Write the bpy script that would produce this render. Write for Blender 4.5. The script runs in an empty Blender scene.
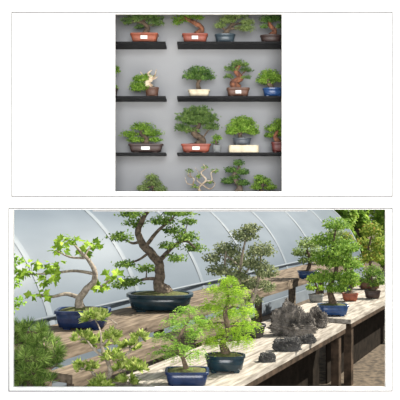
import bpy, bmesh, math, random
from mathutils import Vector, noise
random.seed(11)
F = 700.0; CZ = 1.5
C = bpy.context.scene.collection
sc = bpy.context.scene
sc.view_settings.view_transform = 'Standard'

def at(px, py, y): return Vector(((px-200)/F*y, y, CZ-(py-200)/F*y))
U = Vector((.47, .88, 0)).normalized(); N = Vector((-U.y, U.x, 0))
def un(u, n, z=0): return U*u + N*n + Vector((0, 0, z))

# ------------------------------------------------------------------ mesh builder
class MB:
    def __init__(s): s.v = []; s.f = []
    def box(s, a, b):
        i = len(s.v)
        for z in (a[2], b[2]):
            s.v += [(a[0],a[1],z),(b[0],a[1],z),(b[0],b[1],z),(a[0],b[1],z)]
        for q in ((0,3,2,1),(4,5,6,7),(0,1,5,4),(1,2,6,5),(2,3,7,6),(3,0,4,7)): s.f.append([i+k for k in q])
    def ubox(s, u0, u1, n0, n1, z0, z1, o=Vector()):
        i = len(s.v)
        for z in (z0, z1):
            for (u, n) in ((u0,n0),(u0,n1),(u1,n1),(u1,n0)): s.v.append(tuple(un(u,n,z)-o))
        for q in ((0,1,2,3),(7,6,5,4),(4,5,1,0),(5,6,2,1),(6,7,3,2),(7,4,0,3)): s.f.append([i+k for k in q])
    def tube(s, pts, rad, seg=8, gn=0.0):
        n = len(pts); prev = None; base = len(s.v)
        for k in range(n):
            t = (pts[min(k+1,n-1)]-pts[max(k-1,0)])
            if t.length < 1e-7: t = Vector((0,0,1))
            t.normalize()
            if prev is None:
                a = Vector((1,0,0)) if abs(t.x) < .8 else Vector((0,1,0))
            else: a = prev
            p = (a - t*a.dot(t)).normalized(); prev = p; q = t.cross(p)
            for j in range(seg):
                an = 2*math.pi*j/seg; r = rad[k]
                if gn: r *= 1+gn*math.sin(3*an+k*.7)+gn*random.uniform(-.6,.6)
                s.v.append(tuple(pts[k]+p*(math.cos(an)*r)+q*(math.sin(an)*r)))
        for k in range(n-1):
            for j in range(seg):
                a = base+k*seg+j; b = base+k*seg+(j+1)%seg
                s.f.append([a,b,b+seg,a+seg])
        s.f.append([base+j for j in range(seg)][::-1]); s.f.append([base+(n-1)*seg+j for j in range(seg)])
    def loft(s, w, d, prof, e=2.0, seg=36, c=Vector(), capb=True, capt=True):
        base = len(s.v)
        for (k, z) in prof:
            for j in range(seg):
                a = 2*math.pi*(j+.5)/seg; ca, sa = math.cos(a), math.sin(a)
                x = w/2*k*math.copysign(abs(ca)**(2/e), ca); y = d/2*k*math.copysign(abs(sa)**(2/e), sa)
                s.v.append((c.x+x, c.y+y, c.z+z))
        m = len(prof)
        for k in range(m-1):
            for j in range(seg):
                a = base+k*seg+j; b = base+k*seg+(j+1)%seg
                s.f.append([a,b,b+seg,a+seg])
        if capb: s.f.append([base+j for j in range(seg)][::-1])
        if capt: s.f.append([base+(m-1)*seg+j for j in range(seg)])
    def leaf(s, p, ax, nr, L, W, fold=.12):
        sd = ax.cross(nr)
        if sd.length < 1e-6: return
        sd.normalize(); i = len(s.v)
        m = p+ax*(L*.5)+nr*(L*fold)
        s.v += [tuple(p), tuple(m+sd*(W/2)), tuple(p+ax*L), tuple(m-sd*(W/2))]
        s.f.append([i,i+1,i+2,i+3])
    def lobed(s, p, ax, nr, L):
        sd = ax.cross(nr)
        if sd.length < 1e-6: return
        sd.normalize(); i = len(s.v)
        o = [(0,0),(.35,.3),(.62,.62),(.28,.62),(.0,1.05),(-.28,.62),(-.62,.62),(-.35,.3)]
        for (x, y) in o: s.v.append(tuple(p+sd*(x*L)+ax*(y*L)-nr*(abs(x)*L*.25)))
        for k in range(1, 7): s.f.append([i, i+k, i+k+1])
    def build(s, name, mat, parent=None, smooth=False, loc=None):
        me = bpy.data.meshes.new(name); me.from_pydata(s.v, [], s.f)
        me.materials.append(mat)
        if smooth: me.polygons.foreach_set('use_smooth', [True]*len(me.polygons))
        me.update()
        o = bpy.data.objects.new(name, me); C.objects.link(o)
        if parent: o.parent = parent
        if loc is not None: o.location = loc
        return o

def tag(o, label=None, cat=None, group=None, kind=None):
    for k, v in (('label',label),('category',cat),('group',group),('kind',kind)):
        if v: o[k] = v
    return o
def empty(name, loc, label, cat, group=None):
    o = bpy.data.objects.new(name, None); C.objects.link(o); o.location = loc; o.empty_display_size = .05
    return tag(o, label, cat, group)
def rv():
    while 1:
        v = Vector((random.uniform(-1,1), random.uniform(-1,1), random.uniform(-1,1)))
        if .05 < v.length < 1: return v.normalized()
def catmull(P, R, n=6):
    out, rad = [], []
    Q = [P[0]*2-P[1]]+P+[P[-1]*2-P[-2]]
    for i in range(1, len(Q)-2):
        for k in range(n):
            t = k/n; a,b,c,d = Q[i-1],Q[i],Q[i+1],Q[i+2]
            out.append(.5*((2*b)+(c-a)*t+(2*a-5*b+4*c-d)*t*t+(3*b-a-3*c+d)*t**3))
            rad.append(R[i-1]*(1-t)+R[i]*t)
    out.append(P[-1]); rad.append(R[-1])
    return out, rad

# ------------------------------------------------------------------ materials
def base_mat(name):
    m = bpy.data.materials.new(name); m.use_nodes = True
    nt = m.node_tree; return m, nt, nt.nodes['Principled BSDF']
def mat(name, c1, c2=None, scale=8, rough=.6, bump=0, detail=4, stretch=None, spec=.5):
    m, nt, b = base_mat(name)
    b.inputs['Roughness'].default_value = rough
    b.inputs['Specular IOR Level'].default_value = spec
    c2 = c2 or tuple(x*.8 for x in c1)
    tc = nt.nodes.new('ShaderNodeTexCoord'); mp = nt.nodes.new('ShaderNodeMapping')
    nz = nt.nodes.new('ShaderNodeTexNoise'); nz.inputs['Scale'].default_value = scale; nz.inputs['Detail'].default_value = detail
    cr = nt.nodes.new('ShaderNodeValToRGB')
    cr.color_ramp.elements[0].position = .35; cr.color_ramp.elements[1].position = .65
    cr.color_ramp.elements[0].color = (*c2,1); cr.color_ramp.elements[1].color = (*c1,1)
    nt.links.new(tc.outputs['Object'], mp.inputs['Vector']); nt.links.new(mp.outputs[0], nz.inputs['Vector'])
    if stretch:
        mp.vector_type = 'TEXTURE'   # rotate into the board's own direction, then squeeze along it
        mp.inputs['Rotation'].default_value = (0,0,stretch[0]); mp.inputs['Scale'].default_value = stretch[1]
    nt.links.new(nz.outputs['Fac'], cr.inputs[0]); nt.links.new(cr.outputs[0], b.inputs['Base Color'])
    if bump:
        bp = nt.nodes.new('ShaderNodeBump'); bp.inputs['Strength'].default_value = bump; bp.inputs['Distance'].default_value = .01
        nt.links.new(nz.outputs['Fac'], bp.inputs['Height']); nt.links.new(bp.outputs[0], b.inputs['Normal'])
    return m
def leafmat(name, dark, mid, light, trans=.3, ns=22, top=None):
    m, nt, b = base_mat(name)
    g = nt.nodes.new('ShaderNodeNewGeometry'); cr = nt.nodes.new('ShaderNodeValToRGB')
    e = cr.color_ramp.elements; e[0].color = (*dark,1); e[1].color = (*(top or light),1); e[1].position = 1
    q = e.new(.5); q.color = (*mid,1)
    if top: q2 = e.new(.85); q2.color = (*light,1)
    tc = nt.nodes.new('ShaderNodeTexCoord'); nz = nt.nodes.new('ShaderNodeTexNoise')
    nz.inputs['Scale'].default_value = ns; nz.inputs['Detail'].default_value = 2
    nt.links.new(tc.outputs['Object'], nz.inputs['Vector'])
    # leaf by leaf variation plus clump by clump variation
    k = nt.nodes.new('ShaderNodeMath'); k.operation = 'MULTIPLY_ADD'; k.inputs[1].default_value = 1.7; k.inputs[2].default_value = -.6
    nt.links.new(nz.outputs['Fac'], k.inputs[0])
    k2 = nt.nodes.new('ShaderNodeMath'); k2.operation = 'MULTIPLY_ADD'; k2.inputs[1].default_value = .65; k2.use_clamp = True
    nt.links.new(g.outputs['Random Per Island'], k2.inputs[0]); nt.links.new(k.outputs[0], k2.inputs[2])
    nt.links.new(k2.outputs[0], cr.inputs[0])
    nt.links.new(cr.outputs[0], b.inputs['Base Color'])
    b.inputs['Roughness'].default_value = .55; b.inputs['Specular IOR Level'].default_value = .2
    t = nt.nodes.new('ShaderNodeBsdfTranslucent'); mx = nt.nodes.new('ShaderNodeMixShader'); mx.inputs[0].default_value = trans
    nt.links.new(cr.outputs[0], t.inputs['Color'])
    nt.links.new(b.outputs[0], mx.inputs[1]); nt.links.new(t.outputs[0], mx.inputs[2])
    nt.links.new(mx.outputs[0], nt.nodes['Material Output'].inputs['Surface'])
    return m
M = {}
M['white'] = mat('white_paint', (.95,.95,.95), (.94,.94,.94), 3, .8, spec=.1)
M['trim'] = mat('grey_trim', (.20,.20,.205), (.17,.17,.175), 3, .7, spec=.1)
M['grey'] = mat('grey_wall_paint', (.36,.365,.38), (.325,.33,.345), 2, .8, spec=.2)
M['floor'] = mat('pale_floor', (.75,.74,.72), (.68,.67,.65), 4, .6)
M['black'] = mat('black_shelf', (.006,.006,.007), (.010,.010,.011), 12, .6, spec=.15)
M['ground'] = mat('gravel', (.14,.108,.075), (.04,.031,.022), 14, .95, .6, 8)
M['soil'] = mat('soil', (.09,.06,.04), (.03,.022,.015), 60, .95, .8)
M['moss'] = mat('moss', (.10,.13,.03), (.06,.045,.02), 50, .95, .8)
ur = math.atan2(U.y, U.x)
M['wood'] = mat('brown_grey_wood', (.25,.20,.15), (.085,.066,.05), 11, .85, .8, 8, (ur,(3,.45,.45)), .2)
M['wood2'] = mat('grey_weathered_wood', (.46,.43,.385), (.20,.178,.152), 11, .8, .8, 8, (ur,(3,.45,.45)), .2)
M['wood3'] = mat('dark_wood', (.085,.058,.04), (.025,.018,.012), 9, .8, .4, 6, spec=.2)
M['shade'] = mat('underbench_shade', (.022,.017,.013), (.010,.008,.006), 9, .9, .4, 6, spec=.1)  # near-black colour painted in for the shade beneath the benches
M['film'] = mat('polythene', (.165,.20,.24), (.115,.145,.18), .8, .34, .15, 3, (ur,(2.4,1,.7)))
M['hoop'] = mat('pale_hoop', (.185,.22,.258), (.15,.182,.218), 5, .6)
M['stone'] = mat('stone', (.23,.21,.19), (.04,.037,.034), 9, .85, 1, 8, spec=.2)
M['stone2'] = mat('dark_stone', (.09,.087,.085), (.022,.022,.022), 10, .7, .9, 8)
M['bark'] = mat('bark', (.17,.12,.08), (.05,.035,.025), 40, .9, .8, 6)
M['redbark'] = mat('red_bark', (.30,.12,.06), (.11,.045,.03), 40, .9, .8, 6)
M['greybark'] = mat('grey_bark', (.36,.31,.25), (.15,.125,.10), 30, .9, .7, 6)
M['dark'] = mat('dark_bark', (.23,.175,.13), (.06,.046,.036), 24, .9, .9, 6)
M['jin'] = mat('bleached_wood', (.72,.62,.48), (.42,.28,.17), 30, .85, .5)
M['card'] = mat('white_card', (.85,.85,.82), (.8,.8,.78), 8, .7)
for k, c, r in (('terracotta',(.33,.09,.045),.55),('brick',(.30,.075,.045),.5),('brown',(.14,.065,.04),.5),('darkbrown',(.06,.035,.03),.5),
              ('cream',(.72,.63,.45),.5),('slate',(.05,.075,.095),.3),('blue',(.03,.085,.24),.25),('deepblue',(.012,.03,.10),.22),
              ('teal',(.010,.032,.048),.22),('grey_pot',(.28,.29,.29),.5),('black_pot',(.02,.02,.022),.4),('darkred',(.16,.035,.03),.45),('bluegrey',(.085,.10,.12),.4)):
    M[k] = mat(k+'_glaze', c, tuple(x*.65 for x in c), 18, r, .15)
L = {}
L['pine'] = leafmat('pine_green', (.035,.08,.025),(.125,.225,.065),(.34,.48,.14), .32)
L['longpine'] = leafmat('long_needle_green', (.025,.065,.015),(.13,.23,.045),(.42,.58,.15), .32, 11)
L['mid'] = leafmat('mid_green', (.06,.135,.02),(.20,.37,.05),(.45,.64,.12), .38)
L['dome'] = leafmat('fresh_dome_green', (.08,.17,.025),(.24,.42,.06),(.46,.65,.13), .38)
L['sage'] = leafmat('sage_green', (.085,.15,.045),(.25,.35,.11),(.46,.57,.22), .34)
L['jun'] = leafmat('juniper_green', (.028,.075,.02),(.10,.21,.05),(.28,.44,.11), .3)
L['olive'] = leafmat('grey_green', (.06,.09,.042),(.18,.225,.105),(.40,.44,.23), .35)
L['bright'] = leafmat('yellow_green', (.10,.21,.02),(.31,.51,.045),(.60,.79,.10), .45, 14)
L['lime'] = leafmat('fresh_green', (.085,.175,.02),(.25,.42,.04),(.48,.67,.09), .42, 10)
L['fern'] = leafmat('fern_green', (.08,.19,.02),(.23,.43,.06),(.44,.64,.12), .42)
L['dark'] = leafmat('dark_leaf', (.04,.09,.018),(.135,.255,.045),(.35,.50,.10), .42, 12)
L['var'] = leafmat('pale_edged_leaf', (.10,.17,.03),(.31,.43,.08),(.66,.71,.26), .42)
L['tip'] = leafmat('red_tipped_leaf', (.07,.14,.02),(.24,.36,.05),(.48,.55,.10), .4, 14, (.52,.26,.08))
L['hedge'] = leafmat('hedge_leaf', (.08,.17,.025),(.26,.44,.06),(.52,.68,.14), .55, 1.6)

# ------------------------------------------------------------------ pots
def pot_parts(root, w, d, h, m, e, soil='soil', big=False):
    fh = h*.13
    p = MB()
    p.loft(w, d, [(.80,fh),(.84,fh+.02*h),(.90,h*.5),(.95,h*.84),(.88,h*.88),(.86,h*.80)], e, 40)
    po = p.build('pot', m, root, True)
    r = MB(); r.loft(w, d, [(.93,h*.82),(1,h*.84),(1.0,h*.98),(.985,h),(.90,h),(.87,h*.97),(.87,h*.86)], e, 40, capb=False, capt=False)
    r.build('rim', m, po, False)
    for sx in (-1,1):
        for sy in (-1,1):
            f = MB(); f.loft(w*.16, d*.18, [(.85,0),(1,fh*.9),(1,fh*1.6)], 4, 12, Vector((sx*w*.27, sy*d*.24, 0)))
            f.build('foot', m, po)
    s = MB(); s.loft(w*.88, d*.88, [(1,h*.84),(.98,h*.92),(.7,h*1.02),(.35,h*1.1),(.05,h*1.12)], e, 30)
    s.build('soil', M[soil], root, True)

# ------------------------------------------------------------------ bonsai
def bonsai(label, group, pot, trunk, pads, leaf, bark, y, bz, limits=None, extra=(), card=False, name='bonsai_tree', auto=True, cat='bonsai', lumpy=.45, spread=1.0):
    """pot = cx, width, height (in 1/700ths of the depth), material, roundness; trunk = (x,y,width); pads = (x,y,rx,ry)"""
    s = y/F
    cx, pw, ph, pm, pe = pot[:5]
    soil = pot[5] if len(pot) > 5 else 'soil'
    o = Vector(((cx-200)*s, y, bz))
    root = empty(name, o, label, cat, group)
    dd = pw*s*.62 if not limits else min(pw*s*.62, .11)
    pot_parts(root, pw*s, dd, ph*s, M[pm], pe, soil)
    style, lm, lsize, dens = leaf
    P, R = [], []
    for i, (a, b, w) in enumerate(trunk):
        q = at(a, b, y)-o
        if i == 0: q.y = 0; q.z = min(q.z, ph*s*.95)
        else: q.y = random.uniform(-.15,.15)*min(pw*s,.3)*.6
        P.append(q); R.append(w*s/2)
    R[0] *= 1.35
    pts, rad = catmull(P, R, 7)
    t = MB(); t.tube(pts, rad, 12, .10)
    tr = t.build('trunk', M[bark], root, True)
    for br in extra:
        Q = [at(a,b,y)-o for (a,b,w) in br]; W = [w*s/2 for (a,b,w) in br]
        k0 = min(pts, key=lambda v: (v-Q[0]).length); Q[0] = k0.copy()
        for k in range(1,len(Q)):
            Q[k].y = k0.y + random.uniform(-.06,.06)*k*.6
            if limits: Q[k].y = min(max(Q[k].y, -.06), .06)
        b_, r_ = catmull(Q, W, 6)
        mb = MB(); mb.tube(b_, r_, 8, .08); mb.build('branch', M[bark], tr, True)
        pts = pts + b_; rad = rad + r_
    fo = MB()
    tufty = style in ('tuft','rosette')
    for i, (a, b, rx, ry) in enumerate(pads):
        c = at(a,b,y)-o
        c.y = random.uniform(-.5,.5)*min(pw*s*.7,.5)*spread if not limits else random.uniform(-.035,.03)
        if tufty: c.y = random.uniform(-.1,.12)
        RX, RZ = rx*s, ry*s
        RY = min(RX*.9, .085) if limits else RX*.9
        mb = None
        # branch carrying the pad
        if auto:
            cand = [(((v-c).length + max(0,(v.z-c.z))*1.2), k) for k, v in enumerate(pts[3:], 3)]
            k = min(cand)[1]; a0 = pts[k]; ln = (c-a0).length
            if ln > .015 or tufty:
                md = a0.lerp(c,.5)+Vector((0,random.uniform(-.1,.1)*ln,random.uniform(-.02,.14)*ln))
                r0 = min(rad[k]*.6, max(ln*.06,.003))
                if tufty: r0 = max(r0,.006)
                b_, r_ = catmull([a0,md,c],[r0,r0*.75,r0*.35],5)
                mb = MB(); mb.tube(b_, r_, 6, .06)
        S = lsize*s
        if tufty:
            for _ in range(max(2,int(rx*ry*dens+.5))):
                d = rv(); d.z = abs(d.z)*1.1-.25; p = c+Vector((d.x*RX,d.y*RY,d.z*RZ))*random.uniform(.45,1)
                mb.tube([c,c.lerp(p,.5)-Vector((0,0,.008)),p],[.0035,.003,.002],5)
                A = (Vector((d.x*.5,d.y*.5-.15,.75))+rv()*.3).normalized()
                if style == 'tuft':
                    # a candle shoot with stiff needles radiating from it
                    top = p+A*(S*.4)
                    mb.tube([p,top],[.004,.002],5)
                    for q in range(72):
                        f = random.random(); pp = p.lerp(top,f)
                        e_ = rv(); e_ = (e_-A*e_.dot(A))
                        if e_.length < .1: continue
                        dr = (A*(.15+1.0*f)+e_.normalized()*(1.0-.35*f)).normalized()
                        fo.leaf(pp, dr, rv(), S*random.uniform(.8,1.0), S*.055, 0)
                else:
                    for q in range(10):
                        dr = (A*.9+rv()*.75).normalized(); sd = dr.cross(A)
                        if sd.length < .05: continue
                        fo.leaf(p-A*random.uniform(0,.012), dr, sd.cross(dr).normalized(), S*random.uniform(.7,1.15), S*.40, .05)
            mb.build('branch', M[bark], tr, True)
            continue
        if mb: mb.build('branch', M[bark], tr, True)
        n = max(8, int(rx*ry*dens))
        for _ in range(n):
            d = rv(); r = random.random()**.42
            if d.z < -.2: d.z *= .6
            lump = 1+lumpy*noise.noise(d*2.6+Vector((i*3.1,a*.1,b*.1)))
            p = c+Vector((d.x*RX*r, d.y*RY*r, d.z*RZ*r))*lump*1.06
            nr = (d*.5+Vector((0,-.3,.6))+rv()*.7).normalized()
            ax = (d+rv()*.9); ax = (ax-nr*ax.dot(nr))
            if ax.length < .05: continue
            ax.normalize(); k = random.uniform(.7,1.25)*S
            if style == 'leaf': fo.leaf(p, ax, nr, k, k*.62)
            elif style == 'lobed': fo.lobed(p, ax, nr, k)
            elif style == 'needle':
                A = (d*.7+Vector((0,0,.8))+rv()*.3).normalized()
                for q in range(9):
                    dr = (A+rv()*.65).normalized(); fo.leaf(p, dr, rv(), k*random.uniform(.8,1.1), k*.14, 0)
            elif style == 'spray':
                A = (Vector((d.x,d.y,-.05+d.z*.45))+rv()*.3).normalized(); sd = A.cross(Vector((0,0,1)))
                if sd.length < .1: continue
                sd.normalize()
                for q in range(6):
                    w = p+A*(k*.34*q)-Vector((0,0,k*.07*q*q))
                    for sg in (-1,1):
                        ax2 = (A*.5+sd*sg+rv()*.3).normalized()
                        fo.leaf(w, ax2, (Vector((0,-.4,1))+rv()*.6).normalized(), k*(.9-.1*q), k*.24)
    ylo, yhi = ((limits[0]-y, limits[1]-y) if limits else (5.045-y, 99))
    fo.v = [(a, min(max(b,ylo),yhi), c_) for (a,b,c_) in fo.v]
    fo.build('foliage', L[lm], root)
    if card:
        m = MB(); zc = ph*s*.5
        m.box((-pw*s*.12,-dd/2-.004,zc-.012),(pw*s*.12,-dd/2+.004,zc+.012))
        m.build('name_card', M['card'], root)['label'] = 'small white name card on pot front'
    return root

# ------------------------------------------------------------------ the white wall with its two openings
def wallx(px): return (px-200)/F*5.0
def wallz(py): return CZ-(py-200)/F*5.0
Y0, Y1 = 5.0, 5.03
w = MB()
X0, X1, Z1 = -1.6, 1.5, 3.1
nl, nr_, ntop, nb = wallx(115), wallx(282), wallz(13.5), wallz(191.5)
gl, gr, gt, gb = wallx(13), wallx(386), wallz(209.5), wallz(387.5)
def wb(x0,x1,z0,z1): w.box((x0,Y0,z0),(x1,Y1,z1))
wb(X0,X1,ntop,Z1); wb(X0,nl,nb,ntop); wb(nr_,X1,nb,ntop); wb(X0,X1,gt,nb); wb(X0,gl,gb,gt); wb(gr,X1,gb,gt); wb(X0,X1,0,gb)
tag(w.build('wall_front', M['white']), 'white painted wall with a shelf recess above a wide garden opening', 'wall', kind='structure')
def frame(name, a, b, c, d, t, label):
    m = MB(); x0,x1,z1,z0 = wallx(a),wallx(c),wallz(b),wallz(d); y=Y0-.004
    m.box((x0,y,z1-t),(x1,Y0,z1)); m.box((x0,y,z0),(x1,Y0,z0+t)); m.box((x0,y,z0+t),(x0+t,Y0,z1-t)); m.box((x1-t,y,z0+t),(x1,Y0,z1-t))
    tag(m.build(name, M['trim']), label, 'trim', kind='structure')
frame('trim_1', 11.5, 12, 392.5, 197, .0065, 'thin grey trim line around the upper white panel')
frame('trim_2', 8.5, 208, 392.5, 391.5, .0065, 'thin grey trim line around the lower garden opening')
f = MB(); f.box((-6,-4,-.1),(6,5.03,0)); tag(f.build('floor', M['floor']), 'pale floor in front of the white wall', 'floor', kind='structure')
# recess
YB = 5.37
g = MB(); gx0, gx1 = wallx(92), wallx(308); gz0, gz1 = 1.437, 3.0
g.box((gx0,YB,gz0),(gx1,YB+.03,gz1)); g.box((gx0-.03,Y1,gz0),(gx0,YB+.03,gz1)); g.box((gx1,Y1,gz0),(gx1+.03,YB+.03,gz1))
g.box((gx0,Y1,gz0-.02),(gx1,YB+.03,gz0)); g.box((gx0-.03,Y1,gz1),(gx1+.03,YB+.03,gz1+.02))
tag(g.build('wall_back', M['grey']), 'plain grey wall behind the bonsai shelves', 'wall', kind='structure')

# shelves
SF = 5.165
rows = [41.5, 96, 152.5, 203]
rz = [CZ-(p-200)/F*SF for p in rows]
rn = ['top', 'second', 'third', 'bottom']
for i, z in enumerate(rz):
    for sd, (a, b) in (('left', (94,165.5)), ('right', (177,306))):
        if i == 3: a, b = ((94,174) if sd == 'left' else (176,306))
        m = MB(); s = SF/F
        m.box(((a-200)*s,SF,z-.014),((b-200)*s,YB,z))
        o = m.build('wall_shelf', M['black'])
        tag(o, f'black floating shelf, {rn[i]} row, {"short one on the left" if sd=="left" else "longer one on the right"} of the grey wall', 'shelf', 'black shelves on the grey wall')

LIM = (5.05, 5.355)
YT = 5.235
G1 = 'bonsai on the grey wall shelves'
def shelf_tree(row, label, pot, trunk, pads, leaf, bark, **k):
    z = rz[row]+k.pop('dz',0)
    return bonsai(label, G1, pot, trunk, pads, leaf, bark, YT, z, LIM, **k)
ju = ('leaf','jun',1.7,26); pi = ('needle','pine',2.5,6); mi = ('leaf','mid',1.8,22); sa = ('leaf','sage',1.8,21)

shelf_tree(0,'dark two-tiered bonsai in rectangular red-brown pot, left top shelf',(144.5,28,9.5,'terracotta',6),
  [(144,33,5),(148,28,4.5),(143,22,3.5),(147,17,2.5)],[(133,21,9,3.6),(151,18.5,11,4),(143,15.5,9,2.8),(156,24,7,2.8),(128,24,4,2.2),(140,27,5,1.8)],pi,'bark',card=True,lumpy=.7)
shelf_tree(0,'windswept bonsai leaning left over a brick-red pot, top shelf',(195,26,9,'brick',6),
  [(197,34,6),(202,29,5.2),(196,24,4.6),(190,20,3.6),(184,17,2)],[(182,18,9,3.2),(191,15.5,8,2.4),(177,22,4.5,2),(199,18,4,2.2)],mi,'redbark',card=True,lumpy=.7)
shelf_tree(0,'wide spreading pale green bonsai in slate-blue pot, top shelf',(225,21,9,'slate',2.4),
  [(224,34,4.5),(229,29,4),(233,23,3),(236,17,2)],[(228,20.5,8,3.6),(245,29,9,3),(220,26,6,3),(247,23,6,3.2),(236,16,10,3)],sa,'bark',lumpy=.7,
  extra=[[(229,29,2.6),(238,29,2),(247,29,1)],[(227,31,2.4),(222,28,1.8),(217,26,.8)],[(232,25,2),(240,23,1.6),(248,22,.8)]])
shelf_tree(0,'red-trunked bonsai in dark brown pot, rightmost on top shelf',(271,22,8,'darkbrown',2.4),
  [(271,36,5),(275,31,4.5),(270,25,4),(269,18,2.5)],[(267,20,7,3.2),(277,17.5,8,3.6),(264,27,4,1.8),(280,27,4,2.4)],ju,'redbark',lumpy=.7)
shelf_tree(1,'half-hidden bonsai at the left edge of the second shelf',(108,20,9,'darkbrown',4),
  [(108,88,4),(111,80,3.5),(108,72,2.5)],[(115,70,4.5,5),(113,88,5,3.5),(106,76,8,5)],mi,'bark')
shelf_tree(1,'small bonsai with bleached driftwood trunk in brown pot, second shelf',(152,14,10,'brown',2.2,'moss'),
  [(151,87,5),(147,83,5.5),(151,78,5),(148,74,2.5),(152,70,.8)],[(138,85,8,4.4),(141,79,8,3.6),(136,89,6,2.6),(145,88,5,2.4),(147,76,5,2.4)],mi,'jin',
  extra=[[(150,80,3),(154,76,2),(157,71,.6)],[(148,82,3),(144,77,1.8),(141,73,.6)],[(150,79,2.4),(155,79,1.5),(158,77,.5)]])
shelf_tree(1,'dark umbrella-shaped bonsai in shallow cream rectangular pot, second shelf',(199,22,7,'cream',7),
  [(199,91,4),(198,84,3.6),(201,77,3),(199,71,2)],[(199,71.5,12,4.8),(189.5,76.5,6,3.4),(209,76.5,6,3.4),(199,78,8,2.4)],ju,'bark')
shelf_tree(1,'bonsai with thick twisting red trunk in brown pot, second shelf',(238,23,9,'brown',6),
  [(238,88,7),(233,83,6.5),(241,78,6),(236,71,5),(240,65,3)],[(240,65,9,3.8),(231,70,6,2.8),(247,70,5,2.8),(229,77,4,2),(246,79,4,1.8)],pi,'redbark',card=True)
shelf_tree(1,'rounded green bonsai in blue pot, rightmost on second shelf',(273,21,9,'blue',2.4),
  [(272,88,4),(268,81,3.6),(271,74,2.4)],[(269,75,9.5,5.4),(262,80,6,3.2),(277,79,8,4),(268,82,7,2.4)],mi,'bark')
shelf_tree(2,'layered bonsai in wide grey-brown pot, left third shelf',(146,35,9,'darkbrown',6),
  [(143,146,5),(147,140,4.5),(141,133,3.6),(143,127,2)],[(142,127,10,4.4),(129,134,8,3.6),(152,133,9,4),(136,140,8,3),(155,140,6,2.8)],mi,'bark',card=True,lumpy=.7)
shelf_tree(2,'largest shelf bonsai, big domed crown, wide brick-red pot',(196,30,9,'brick',6),
  [(198,146,8),(203,140,7),(194,133,6),(199,125,4),(197,115,3)],[(197,113,13,5.2),(186,119,10,5),(208,119,10,5),(197,122,15,5.6),(182,129,7.5,4),(212,128,7.5,4),(192,131,8,3)],('needle','pine',2.5,7),'bark',card=True)
shelf_tree(2,'tiny accent bonsai in small grey pot beside the brick-red pot',(217,9,8,'grey_pot',2.2),
  [(217,146,1.6),(216,141,1.4),(218,137,1)],[(217,138,4,3),(215,142,3,1.6)],mi,'bark')
sth = 7.5*YT/F
m = MB(); m.loft(30*YT/F,.12,[(.97,0),(1,.004),(1,sth-.004),(.98,sth)],9,40)
st = m.build('display_stand', M['cream'], None, False, at(243.5,200,YT)*1.0); st.location.z = rz[2]
tag(st,'cream block stand under a round blue-grey pot, third shelf','stand')
shelf_tree(2,'dense dome-crowned bonsai in round blue-grey pot on cream block stand',(242,19,7.5,'bluegrey',2.2),
  [(242,140,4),(240,136,3.6),(242,130,2.6)],[(242,128,15,7),(242,122,11.5,5),(231.5,132,6,3.8),(253,132,6,3.8)],('leaf','dome',1.7,30),'bark',dz=sth+.0005,lumpy=.2)
shelf_tree(2,'bonsai in dark red pot at the right end of third shelf',(280,18,11,'darkred',4),
  [(279,143,4.5),(275,137,4),(278,130,2.6)],[(275,128,9,4.4),(270,135,5,2.4),(280,122,6,3.6),(282,134,5,2.8)],mi,'redbark')
shelf_tree(3,'pale green bushy bonsai at lower left of the shelf recess',(152,22,8,'brown',6),
  [(152,196,4),(154,190,3.4),(151,183,2.4)],[(152,183,9,4.6),(143,188,6,3.4),(161,189,6,3.4),(152,177,5.5,3)],sa,'bark')
shelf_tree(3,'wispy bonsai with thin pale curling branches and few leaves, bottom row',(203,22,8,'terracotta',4),
  [(203,196,3),(199,188,2.4),(206,180,1.8),(201,173,1.3),(206,168,1),(203,164,.6)],[(190,171,4,2.4),(215,171,4,2.4),(210,182,4.4,2.2),(195,187,4.4,2.2),(198,176,3.6,2),(205,167,3,2)],('leaf','mid',1.6,8),'jin',
  extra=[[(200,188,1.7),(193,186,1.4),(194,179,1.2),(188,175,.9),(190,168,.5)],[(205,180,1.5),(212,180,1.2),(211,173,1),(217,169,.5)],[(203,185,1.4),(210,189,1.1),(215,184,.8),(212,180,.5)],[(193,184,1.2),(187,183,.9),(185,177,.5)],[(202,186,1.2),(197,180,.9),(199,173,.7),(195,168,.4)]])
shelf_tree(3,'tall dark conical bonsai in the middle of the bottom row',(236,22,8,'slate',2.4),
  [(236,196,7),(240,187,6),(234,177,5),(239,168,3),(237,161,1.8)],[(238,163,5,3.2),(231,170,6,3.4),(243,172,6,3.2),(229,181,7,3.4),(243,183,6,3.4),(235,177,5,2.6)],ju,'dark')
shelf_tree(3,'light green leafy bonsai at lower right of the shelf recess',(263,20,8,'blue',3),
  [(263,196,4),(261,189,3.4),(264,182,2)],[(263,181,8,4),(256,187,5,3),(271,187,6,3),(259,177,4,2.4)],('leaf','dome',1.9,20),'bark')

# ------------------------------------------------------------------ the garden
GZ = -.7
m = MB(); m.box((-14,5.03,GZ-.1),(24,46,GZ)); tag(m.build('ground', M['ground']), 'brown gravel ground below the benches', 'ground', kind='structure')

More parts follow.
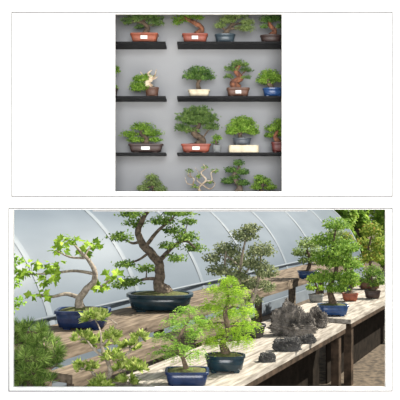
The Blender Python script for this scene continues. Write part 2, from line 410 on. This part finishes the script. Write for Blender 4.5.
def bench(name, label, u0, u1, boards, z, th, lm, top, legs_u, shade_backing=False):
    n0, n1 = boards[0][0], boards[-1][1]
    o = un((u0+u1)/2, (n0+n1)/2, GZ)
    r = empty(name, o, label, 'bench', 'wooden benches in the garden')
    for (a,b) in boards:
        mb = MB(); mb.ubox(u0,u1,a,b,z-th,z,o); mb.build('board', M[top], r)
    for lu in legs_u:
        for ln in (n0+.07, n1-.07):
            mb = MB(); mb.ubox(lu-.045,lu+.045,ln-.045,ln+.045,GZ,z-th,o); mb.build('leg', M[lm], r)
        mb = MB(); mb.ubox(lu-.03,lu+.03,n0+.115,n1-.115,z-th-.09,z-th,o); mb.build('cross_rail', M[lm], r)
    mb = MB(); mb.ubox(u0+.02,u1-.02,n0+.0,n0+.024,z-th-.05,z-th,o); mb.build('apron', M[lm], r)
    if shade_backing:
        mb = MB(); mb.ubox(u0+.05,u1-.05,n0+.30,n0+.32,GZ,z-th-.1,o); mb.build('shade_panel', M['shade'], r)  # dark sheet added as painted shade in the open space under the boards
    return r
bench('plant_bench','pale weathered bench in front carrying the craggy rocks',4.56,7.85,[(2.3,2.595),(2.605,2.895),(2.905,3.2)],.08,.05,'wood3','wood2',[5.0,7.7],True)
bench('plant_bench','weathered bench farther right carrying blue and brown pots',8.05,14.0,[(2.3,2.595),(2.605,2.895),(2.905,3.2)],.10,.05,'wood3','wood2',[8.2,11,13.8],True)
bench('plant_bench','long brown back bench beside the polythene tunnel',4.36,14.2,[(3.88,4.08),(4.095,4.33),(4.345,4.60)],.25,.08,'wood','wood',[4.6,7.4,10.5,13.7])
bench('plank_shelf','lower brown plank shelf along the front of the back bench',4.36,7.5,[(3.46,3.70)],.13,.07,'wood','wood',[4.6,7.3])
o = Vector((-1.02,5.25,GZ)); r = empty('plant_stand',o,'low wooden stand under the pine at the lower left','stand')
m = MB(); m.box((-.52,-.17,.53),(.52,.17,.57)); m.build('board',M['wood'],r)
for sx in (-1,1):
    for sy in (-1,1):
        m = MB(); m.box((sx*.46-.03,sy*.13-.03,0),(sx*.46+.03,sy*.13+.03,.53)); m.build('leg',M['wood'],r)

# polythene tunnel
R_ = 2.5; TU0, TU1 = 2.6, 19.7; TN = 5.25
to = un(TU0, TN+R_, GZ)
tun = empty('polytunnel', to, 'long translucent grey-blue polythene tunnel behind the benches', 'greenhouse')
def arc(u, rr, k):
    a = math.pi*k; return un(u, TN+R_-rr*math.cos(a), GZ+max(rr*math.sin(a),0))-to
m = MB(); SEG, LU = 48, 160
for i in range(LU+1):
    u = TU0+(TU1-TU0)*i/LU; sag = 0.02*abs(math.sin(math.pi*(u-TU0)/1.9))
    for k in range(SEG+1):
        wr = .010*noise.noise(Vector((u*1.1+k*.16, k*.15, 3)))
        m.v.append(tuple(arc(u, R_-.006-sag-abs(wr), k/SEG)))
for i in range(LU):
    for k in range(SEG):
        a = i*(SEG+1)+k; m.f.append([a,a+1,a+SEG+2,a+SEG+1])
m.build('cover', M['film'], tun, True)
m = MB()
for k in range(SEG+1): m.v.append(tuple(arc(TU1-.02, R_, k/SEG)))
m.f.append(list(range(SEG+1))); m.build('end_wall', M['film'], tun)
u = TU0
while u <= TU1+.01:
    # flat pale strap over each rib, hugging the cover
    m = MB(); wv = .05
    for k in range(57):
        m.v.append(tuple(arc(u-wv, R_-.004, k/56))); m.v.append(tuple(arc(u, R_+.004, k/56))); m.v.append(tuple(arc(u+wv, R_-.004, k/56)))
    for k in range(56):
        a = k*3; m.f += [[a,a+1,a+4,a+3],[a+1,a+2,a+5,a+4]]
    m.build('hoop', M['hoop'], tun, True); u += 1.9
m = MB(); m.ubox(TU0,TU1,TN-.05,TN-.01,GZ,GZ+.22,to); m.build('base_board', M['hoop'], tun)
m = MB(); m.tube([un(TU0,TN+.12,GZ+.84)-to, un(TU1,TN+.12,GZ+.84)-to],[.018,.018],8); m.build('side_rail', M['hoop'], tun, True)

G2 = 'bonsai on the garden benches'
bonsai('leafy bonsai with pale leaning trunk in rectangular blue pot',G2,(83,54,19,'deepblue',7,'moss'),
  [(80,308,8.5),(80,299,7.2),(86,290,6.6),(94,281,6),(95,271,5),(89,261,4),(81,252,2.8),(72,242,1.6)],
  [(28,272,11,5),(45,280,10,5),(54,266,9,6),(69,240,12,6),(82,253,8,6),(100,287,10,4),(40,293,10,4),(92,244,8,5),(58,250,9,6),(110,278,9,4.5),(34,263,8,4)],
  ('lobed','lime',7.2,.40),'greybark',6.84,.25,
  extra=[[(81,297,4.8),(67,294,3.8),(53,296,2.8),(38,293,1.3)],[(94,273,3.6),(76,271,2.8),(54,273,2.2),(28,274,1)],[(87,259,2.4),(70,257,2),(57,251,1)],[(91,285,2.8),(100,287,2.2),(111,279,1)]])
bonsai('large bonsai with thick sweeping trunk and broad leaf pads in oval dark teal pot',G2,(160,67,17,'teal',2.8,'moss'),
  [(165,295,14),(159,284,11),(160,273,10),(158,262,9),(150,252,8.4),(142,243,7.4),(138,231,6.2),(143,219,5),(151,207,3)],
  [(178,212,16,5.4),(186,237,13,5.4),(194,248,10,4.4),(131,213,12,5.4),(123,236,11,4.6),(146,270,10,4),(131,281,11,4.4),(177,257,9,3.6),(118,287,8,3.4),(162,221,11,5),(172,230,10,4),(150,207,14,5.4),(170,245,9,3.6),(127,262,9,3.6),(134,223,10,4.4),(188,222,8,3.6)],
  ('leaf','dark',2.9,7),'dark',7.95,.25,lumpy=.85,
  extra=[[(158,262,5.4),(166,254,4.4),(175,245,3.6),(186,241,2.6),(195,247,1.5)],[(145,246,4.4),(157,232,3.4),(174,217,2)],[(160,279,4.2),(146,279,3),(131,284,2),(119,287,1)],[(142,242,3.3),(132,243,2.4),(122,238,1)],[(150,252,3),(138,260,2.2),(126,263,1)]])
bonsai('long-needled green pine filling the lower left corner',G2,(34,30,13,'brown',4),
  [(34,402,8),(30,385,7),(37,365,6),(33,345,4)],
  [(34,330,13,7),(20,342,12,8),(47,347,11,8),(33,358,15,8),(17,370,11,8),(50,368,9,8),(33,380,15,8),(14,332,8,7),(54,357,5,6),(20,388,10,5),(46,386,9,5),(28,349,12,7),(36,371,12,7)],
  ('tuft','longpine',12,.095),'bark',5.25,-.13)
bonsai('shrubby bonsai with pale-edged leaves beside the lower left pine',G2,(110,26,13,'darkbrown',3),
  [(110,400,6),(106,385,5),(110,370,4.4),(103,352,3.4),(100,330,1.6)],
  [(92,322,11,7),(115,336,10,7),(94,346,12,7),(128,350,11,7),(140,338,7,6),(86,366,11,7),(105,316,9,5),(136,368,9,7),(100,384,13,7),(84,338,8,6),(126,384,11,6),(112,358,10,7),(122,371,9,6)],
  ('rosette','var',9,.20),'greybark',5.24,-.13,
  extra=[[(108,376,3.8),(120,362,3.2),(134,348,1.6)],[(106,360,3.2),(95,350,2.6),(86,336,1.2)],[(102,345,2.8),(112,334,2.2),(117,324,1)],[(106,384,3.6),(94,374,2.8),(84,364,1.2)]])
bonsai('small feathery green bonsai in square blue pot, front bench corner',G2,(187,44,16,'deepblue',7,'moss'),
  [(187,373,5),(184,360,4),(178,348,3.6),(180,335,3),(188,322,2),(190,312,1)],
  [(188,311,11,4.4),(177,320,12,4.4),(165,339,12,4.4),(195,333,11,4.4),(161,352,11,4),(193,350,10,4),(181,343,10,4),(199,319,7,4),(184,330,11,4.4),(176,357,9,3.4)],
  ('spray','fern',3.6,1.0),'bark',5.36,.08,lumpy=.7)
bonsai('bright yellow-green bonsai in round dark teal pot beside the feathery one',G2,(225,41,17,'teal',2.3,'moss'),
  [(226,355,8),(223,343,6.5),(228,329,5.5),(225,314,4.5),(228,302,3.4),(227,284,1.5)],
  [(228,280,8,5),(219,289,11,5),(238,291,11,5),(228,300,13,5.4),(211,306,11,5),(244,308,11,5),(227,316,14,5.4),(208,323,12,5),(246,325,12,5),(228,332,14,5),(213,340,12,4.6),(241,341,12,4.6)],
  ('spray','bright',3.0,1.9),'bark',5.80,.08,lumpy=.6,spread=1.2)
bonsai('tall grey-green bonsai with several stems, behind the craggy rocks',G2,(247,38,13,'black_pot',2.6),
  [(247,326,8),(243,305,5),(239,285,4),(241,262,3),(246,238,1.5)],
  [(245,236,13,7),(228,250,13,7),(260,250,13,8),(240,262,16,8),(219,270,12,6),(265,271,11,7),(250,284,13,7),(268,289,8,6),(232,286,11,6),(212,258,8,5),(252,302,10,6),(252,229,9,5),(236,274,11,6),(256,264,10,6)],
  ('leaf','olive',3.0,6.5),'greybark',7.25,.08,
  extra=[[(246,315,5),(254,295,4),(259,272,3),(262,250,1.4)],[(243,306,4),(232,288,3),(225,268,2.4),(226,250,1.2)],[(240,280,2.4),(250,268,1.8),(255,255,.8)],[(240,268,2.2),(230,258,1.6),(216,255,.8)]])
bonsai('upright dense green bonsai in shallow blue pot beyond the rocks',G2,(333,30,11,'blue',6,'moss'),
  [(333,303,6),(330,288,5),(336,268,4),(333,250,3),(336,230,1.5)],
  [(338,225,13,7),(328,241,15,7),(347,247,12,7),(335,261,19,8),(324,276,13,7),(346,277,13,7),(335,287,12,5),(320,257,9,6),(351,264,9,6),(336,251,15,7)],
  ('leaf','mid',2.6,8.5),'bark',8.5,.10)
bonsai('small bonsai in blue pot on the back bench against the tunnel',G2,(308,21,8,'blue',4),
  [(308,268,3.4),(310,260,3),(307,250,2)],[(308,243,11,6),(301,253,8,5),(316,253,9,6),(308,260,9,4)],('leaf','sage',2.4,8.5),'bark',11.1,.25)
bonsai('red-tipped bonsai in brown pot near the far right, third pot back',G2,(369,22,9,'brown',5),
  [(369,277,4),(371,266,3.4),(368,252,2.6),(371,236,1.4)],[(370,230,10,8),(364,244,7,6),(378,244,9,8),(370,256,10,6),(364,261,6,4)],('leaf','tip',2.6,8),'bark',11.0,.10)
bonsai('low bushy bonsai in small terracotta pot beside the shallow blue pot',G2,(350,16,8,'terracotta',4),
  [(350,290,3),(352,284,2.6),(349,278,1.6)],[(350,277,7.5,5.4),(354,283,4.5,3.4),(345,283,5,3.4)],('leaf','lime',2.4,8),'bark',9.7,.10)
bonsai('rounded bonsai in dark brown pot at the bench edge, far right',G2,(372.5,16,8,'darkbrown',3),
  [(372.5,292,3.4),(374,285,3),(371,278,2)],[(373,272,9,6),(367,280,5.5,4),(380,280,7,5),(374,284,6,3)],('leaf','dark',2.5,8.5),'bark',9.95,.10)
bonsai('farthest bonsai on the right bench, cut by the opening edge',G2,(384,16,7,'slate',3),
  [(384,272,3),(386,262,2.6),(383,250,1.6)],[(384,244,9,6),(378,253,6,5),(390,254,7,5),(384,261,7,4)],('leaf','lime',2.5,8),'bark',12.5,.10)
bonsai('small leafy bonsai in grey pot left of and behind the shallow blue pot',G2,(316,15,8,'grey_pot',3),
  [(316,298,3),(317,290,2.6),(315,282,1.6)],[(315,280,7,5),(310,287,4,3.4),(319,288,4,3)],('leaf','lime',2.5,8),'bark',9.6,.10)
bonsai('slender bonsai in slate pot half hidden behind the dense upright one',G2,(345,13,8,'slate',3),
  [(345,284,3),(346,268,2.6),(345,250,1.6)],[(348,238,6,6),(350,248,5,5),(342,250,5,5),(348,258,5,4)],('leaf','tip',2.5,8),'bark',10.55,.10,spread=.5)
bonsai('distant bonsai at the end of the long back bench',G2,(336,16,7,'brown',3),
  [(336,256,3),(337,248,2.6),(335,240,1.6)],[(336,234,9,6),(330,242,6,4),(342,242,6,4)],('leaf','sage',2.5,8),'bark',13.7,.25)
bonsai('green bonsai cut off by the left edge of the garden opening',G2,(6,30,13,'slate',4),
  [(6,335,5),(10,318,4),(6,298,3),(12,275,1.6)],[(14,262,6,5),(20,301,6,5),(12,284,6,5),(5,310,9,6),(4,270,8,6)],('leaf','fern',4.2,2.4),'bark',6.1,.25)

# rocks
def rock(name, label, px, py, y, bz, blobs, m, group=None):
    s = y/F; o = Vector(((px-200)*s, y, bz)); bm = bmesh.new()
    for (dx, dz, rx, rz_, ry) in blobs:
        q = bmesh.ops.create_icosphere(bm, subdivisions=5, radius=1)
        for v in q['verts']:
            d = v.co.normalized(); sd = Vector((px*.13+dx, dz, rx))
            k = .94+.24*noise.noise(d*1.7+sd)-.36*abs(noise.noise(d*2.8+sd))+.30*abs(noise.noise(d*5.5+sd*1.3))-.24*abs(noise.noise(d*10+sd))+.09*noise.noise(d*20+sd)
            v.co = Vector((dx*s+d.x*rx*s*k, d.y*ry*s*k, max(dz*s+d.z*rz_*s*k, 0)))
    me = bpy.data.meshes.new(name); bm.to_mesh(me); bm.free(); me.materials.append(M[m])
    ob = bpy.data.objects.new(name, me); C.objects.link(ob); ob.location = o
    return tag(ob, label, 'rock', group)
rock('viewing_stone','broad craggy grey-brown viewing stone on the pale bench',294,331,7.35,.08,
  [(-15,15,9,13,8),(-6,20,8,16,8),(4,15,8,15,8),(13,11,9,12,8),(-1,8,24,11,11)],'stone')
rock('viewing_stone','lower jagged grey-brown stone right of the broad craggy stone',318,324,7.8,.08,
  [(-3,10,7,10,6),(3,7,8,9,7)],'stone')
rock('viewing_stone','low black stone lying in front of the broad craggy stone',287,338,6.6,.08,[(0,5,13,9,7),(8,6,7,8,6),(-8,5,7,7,5)],'stone2')
rock('viewing_stone','small dark pebble-like stone between the yellow-green bonsai and low black stone',267,347,6.15,.08,[(0,3,9,7,6),(4,4,5,6,4)],'stone2')
rock('viewing_stone','small dark stone at the bench edge below the lower jagged stone',309,334,6.95,.08,[(0,3,8,6,5),(-4,3,6,5,4)],'stone2')

# trees beyond
def bigtree(x, y, h, w_, lab):
    r = empty('background_tree', Vector((x,y,GZ)), lab, 'tree', 'green trees beyond the tunnel')
    m = MB(); m.tube([Vector((0,0,0)),Vector((.08,0,h*.35)),Vector((0,.05,h*.8))],[.10,.07,.03],8,.1); m.build('trunk',M['dark'],r,True)
    fo = MB()
    for i in range(34):
        d = rv(); c = Vector((d.x*w_*.6,d.y*w_*.6,h*.5+d.z*h*.42))
        cr_ = min(w_*.4, .42)
        for _ in range(190):
            e = rv(); q = random.random()**.4; p = c+e*(q*cr_)
            nrm = (e+Vector((.4,-.2,.6))+rv()*.6).normalized(); ax = rv(); ax = (ax-nrm*ax.dot(nrm))
            if ax.length < .1: continue
            fo.leaf(p,ax.normalized(),nrm,random.uniform(.10,.18),.10)
    fo.v = [(a,b,max(c,.02)) for (a,b,c) in fo.v]
    fo.build('crown',L['hedge'],r)
for (x,y,h,w_,lab) in ((4.35,21.4,2.5,.5,'slim green tree just behind the far end of the tunnel'),(5.1,22.9,2.6,.5,'slim green tree second from the tunnel end'),
                       (5.85,21.5,2.4,.5,'slim green tree at the right beyond the farthest bench'),(4.9,26.2,4.0,1.1,'taller tree farther back between two slim trees'),(7.2,26.2,3.4,1.1,'taller tree farther back at the right edge')):
    bigtree(x,y,h,w_,lab)

# ------------------------------------------------------------------ light and camera
wd = bpy.data.worlds.new('World'); sc.world = wd; wd.use_nodes = True
bg = wd.node_tree.nodes['Background']; bg.inputs[0].default_value = (.90,.95,1,1); bg.inputs[1].default_value = .43
sl = bpy.data.lights.new('sun','SUN'); sl.energy = 10; sl.angle = .008; sl.color = (1,.93,.81)
so = bpy.data.objects.new('sun', sl); C.objects.link(so)
so.rotation_euler = Vector((.65,.17,.74)).to_track_quat('Z','Y').to_euler()
al = bpy.data.lights.new('wall_fill_light','AREA'); al.energy = 570; al.size = 4  # unseen fill light, added to lift the front wall to full white
ao = bpy.data.objects.new('wall_fill_light', al); C.objects.link(ao); ao.location = (.5,-2.5,3.0)
ao.rotation_euler = (Vector((.5,-2.5,3.0))-Vector((0,5,1.8))).to_track_quat('Z','Y').to_euler()
cd = bpy.data.cameras.new('camera'); cd.sensor_width = 36; cd.lens = F/400*36; cd.clip_end = 200
co = bpy.data.objects.new('camera', cd); C.objects.link(co); co.location = (0,0,CZ); co.rotation_euler = (math.pi/2,0,0)
sc.camera = co
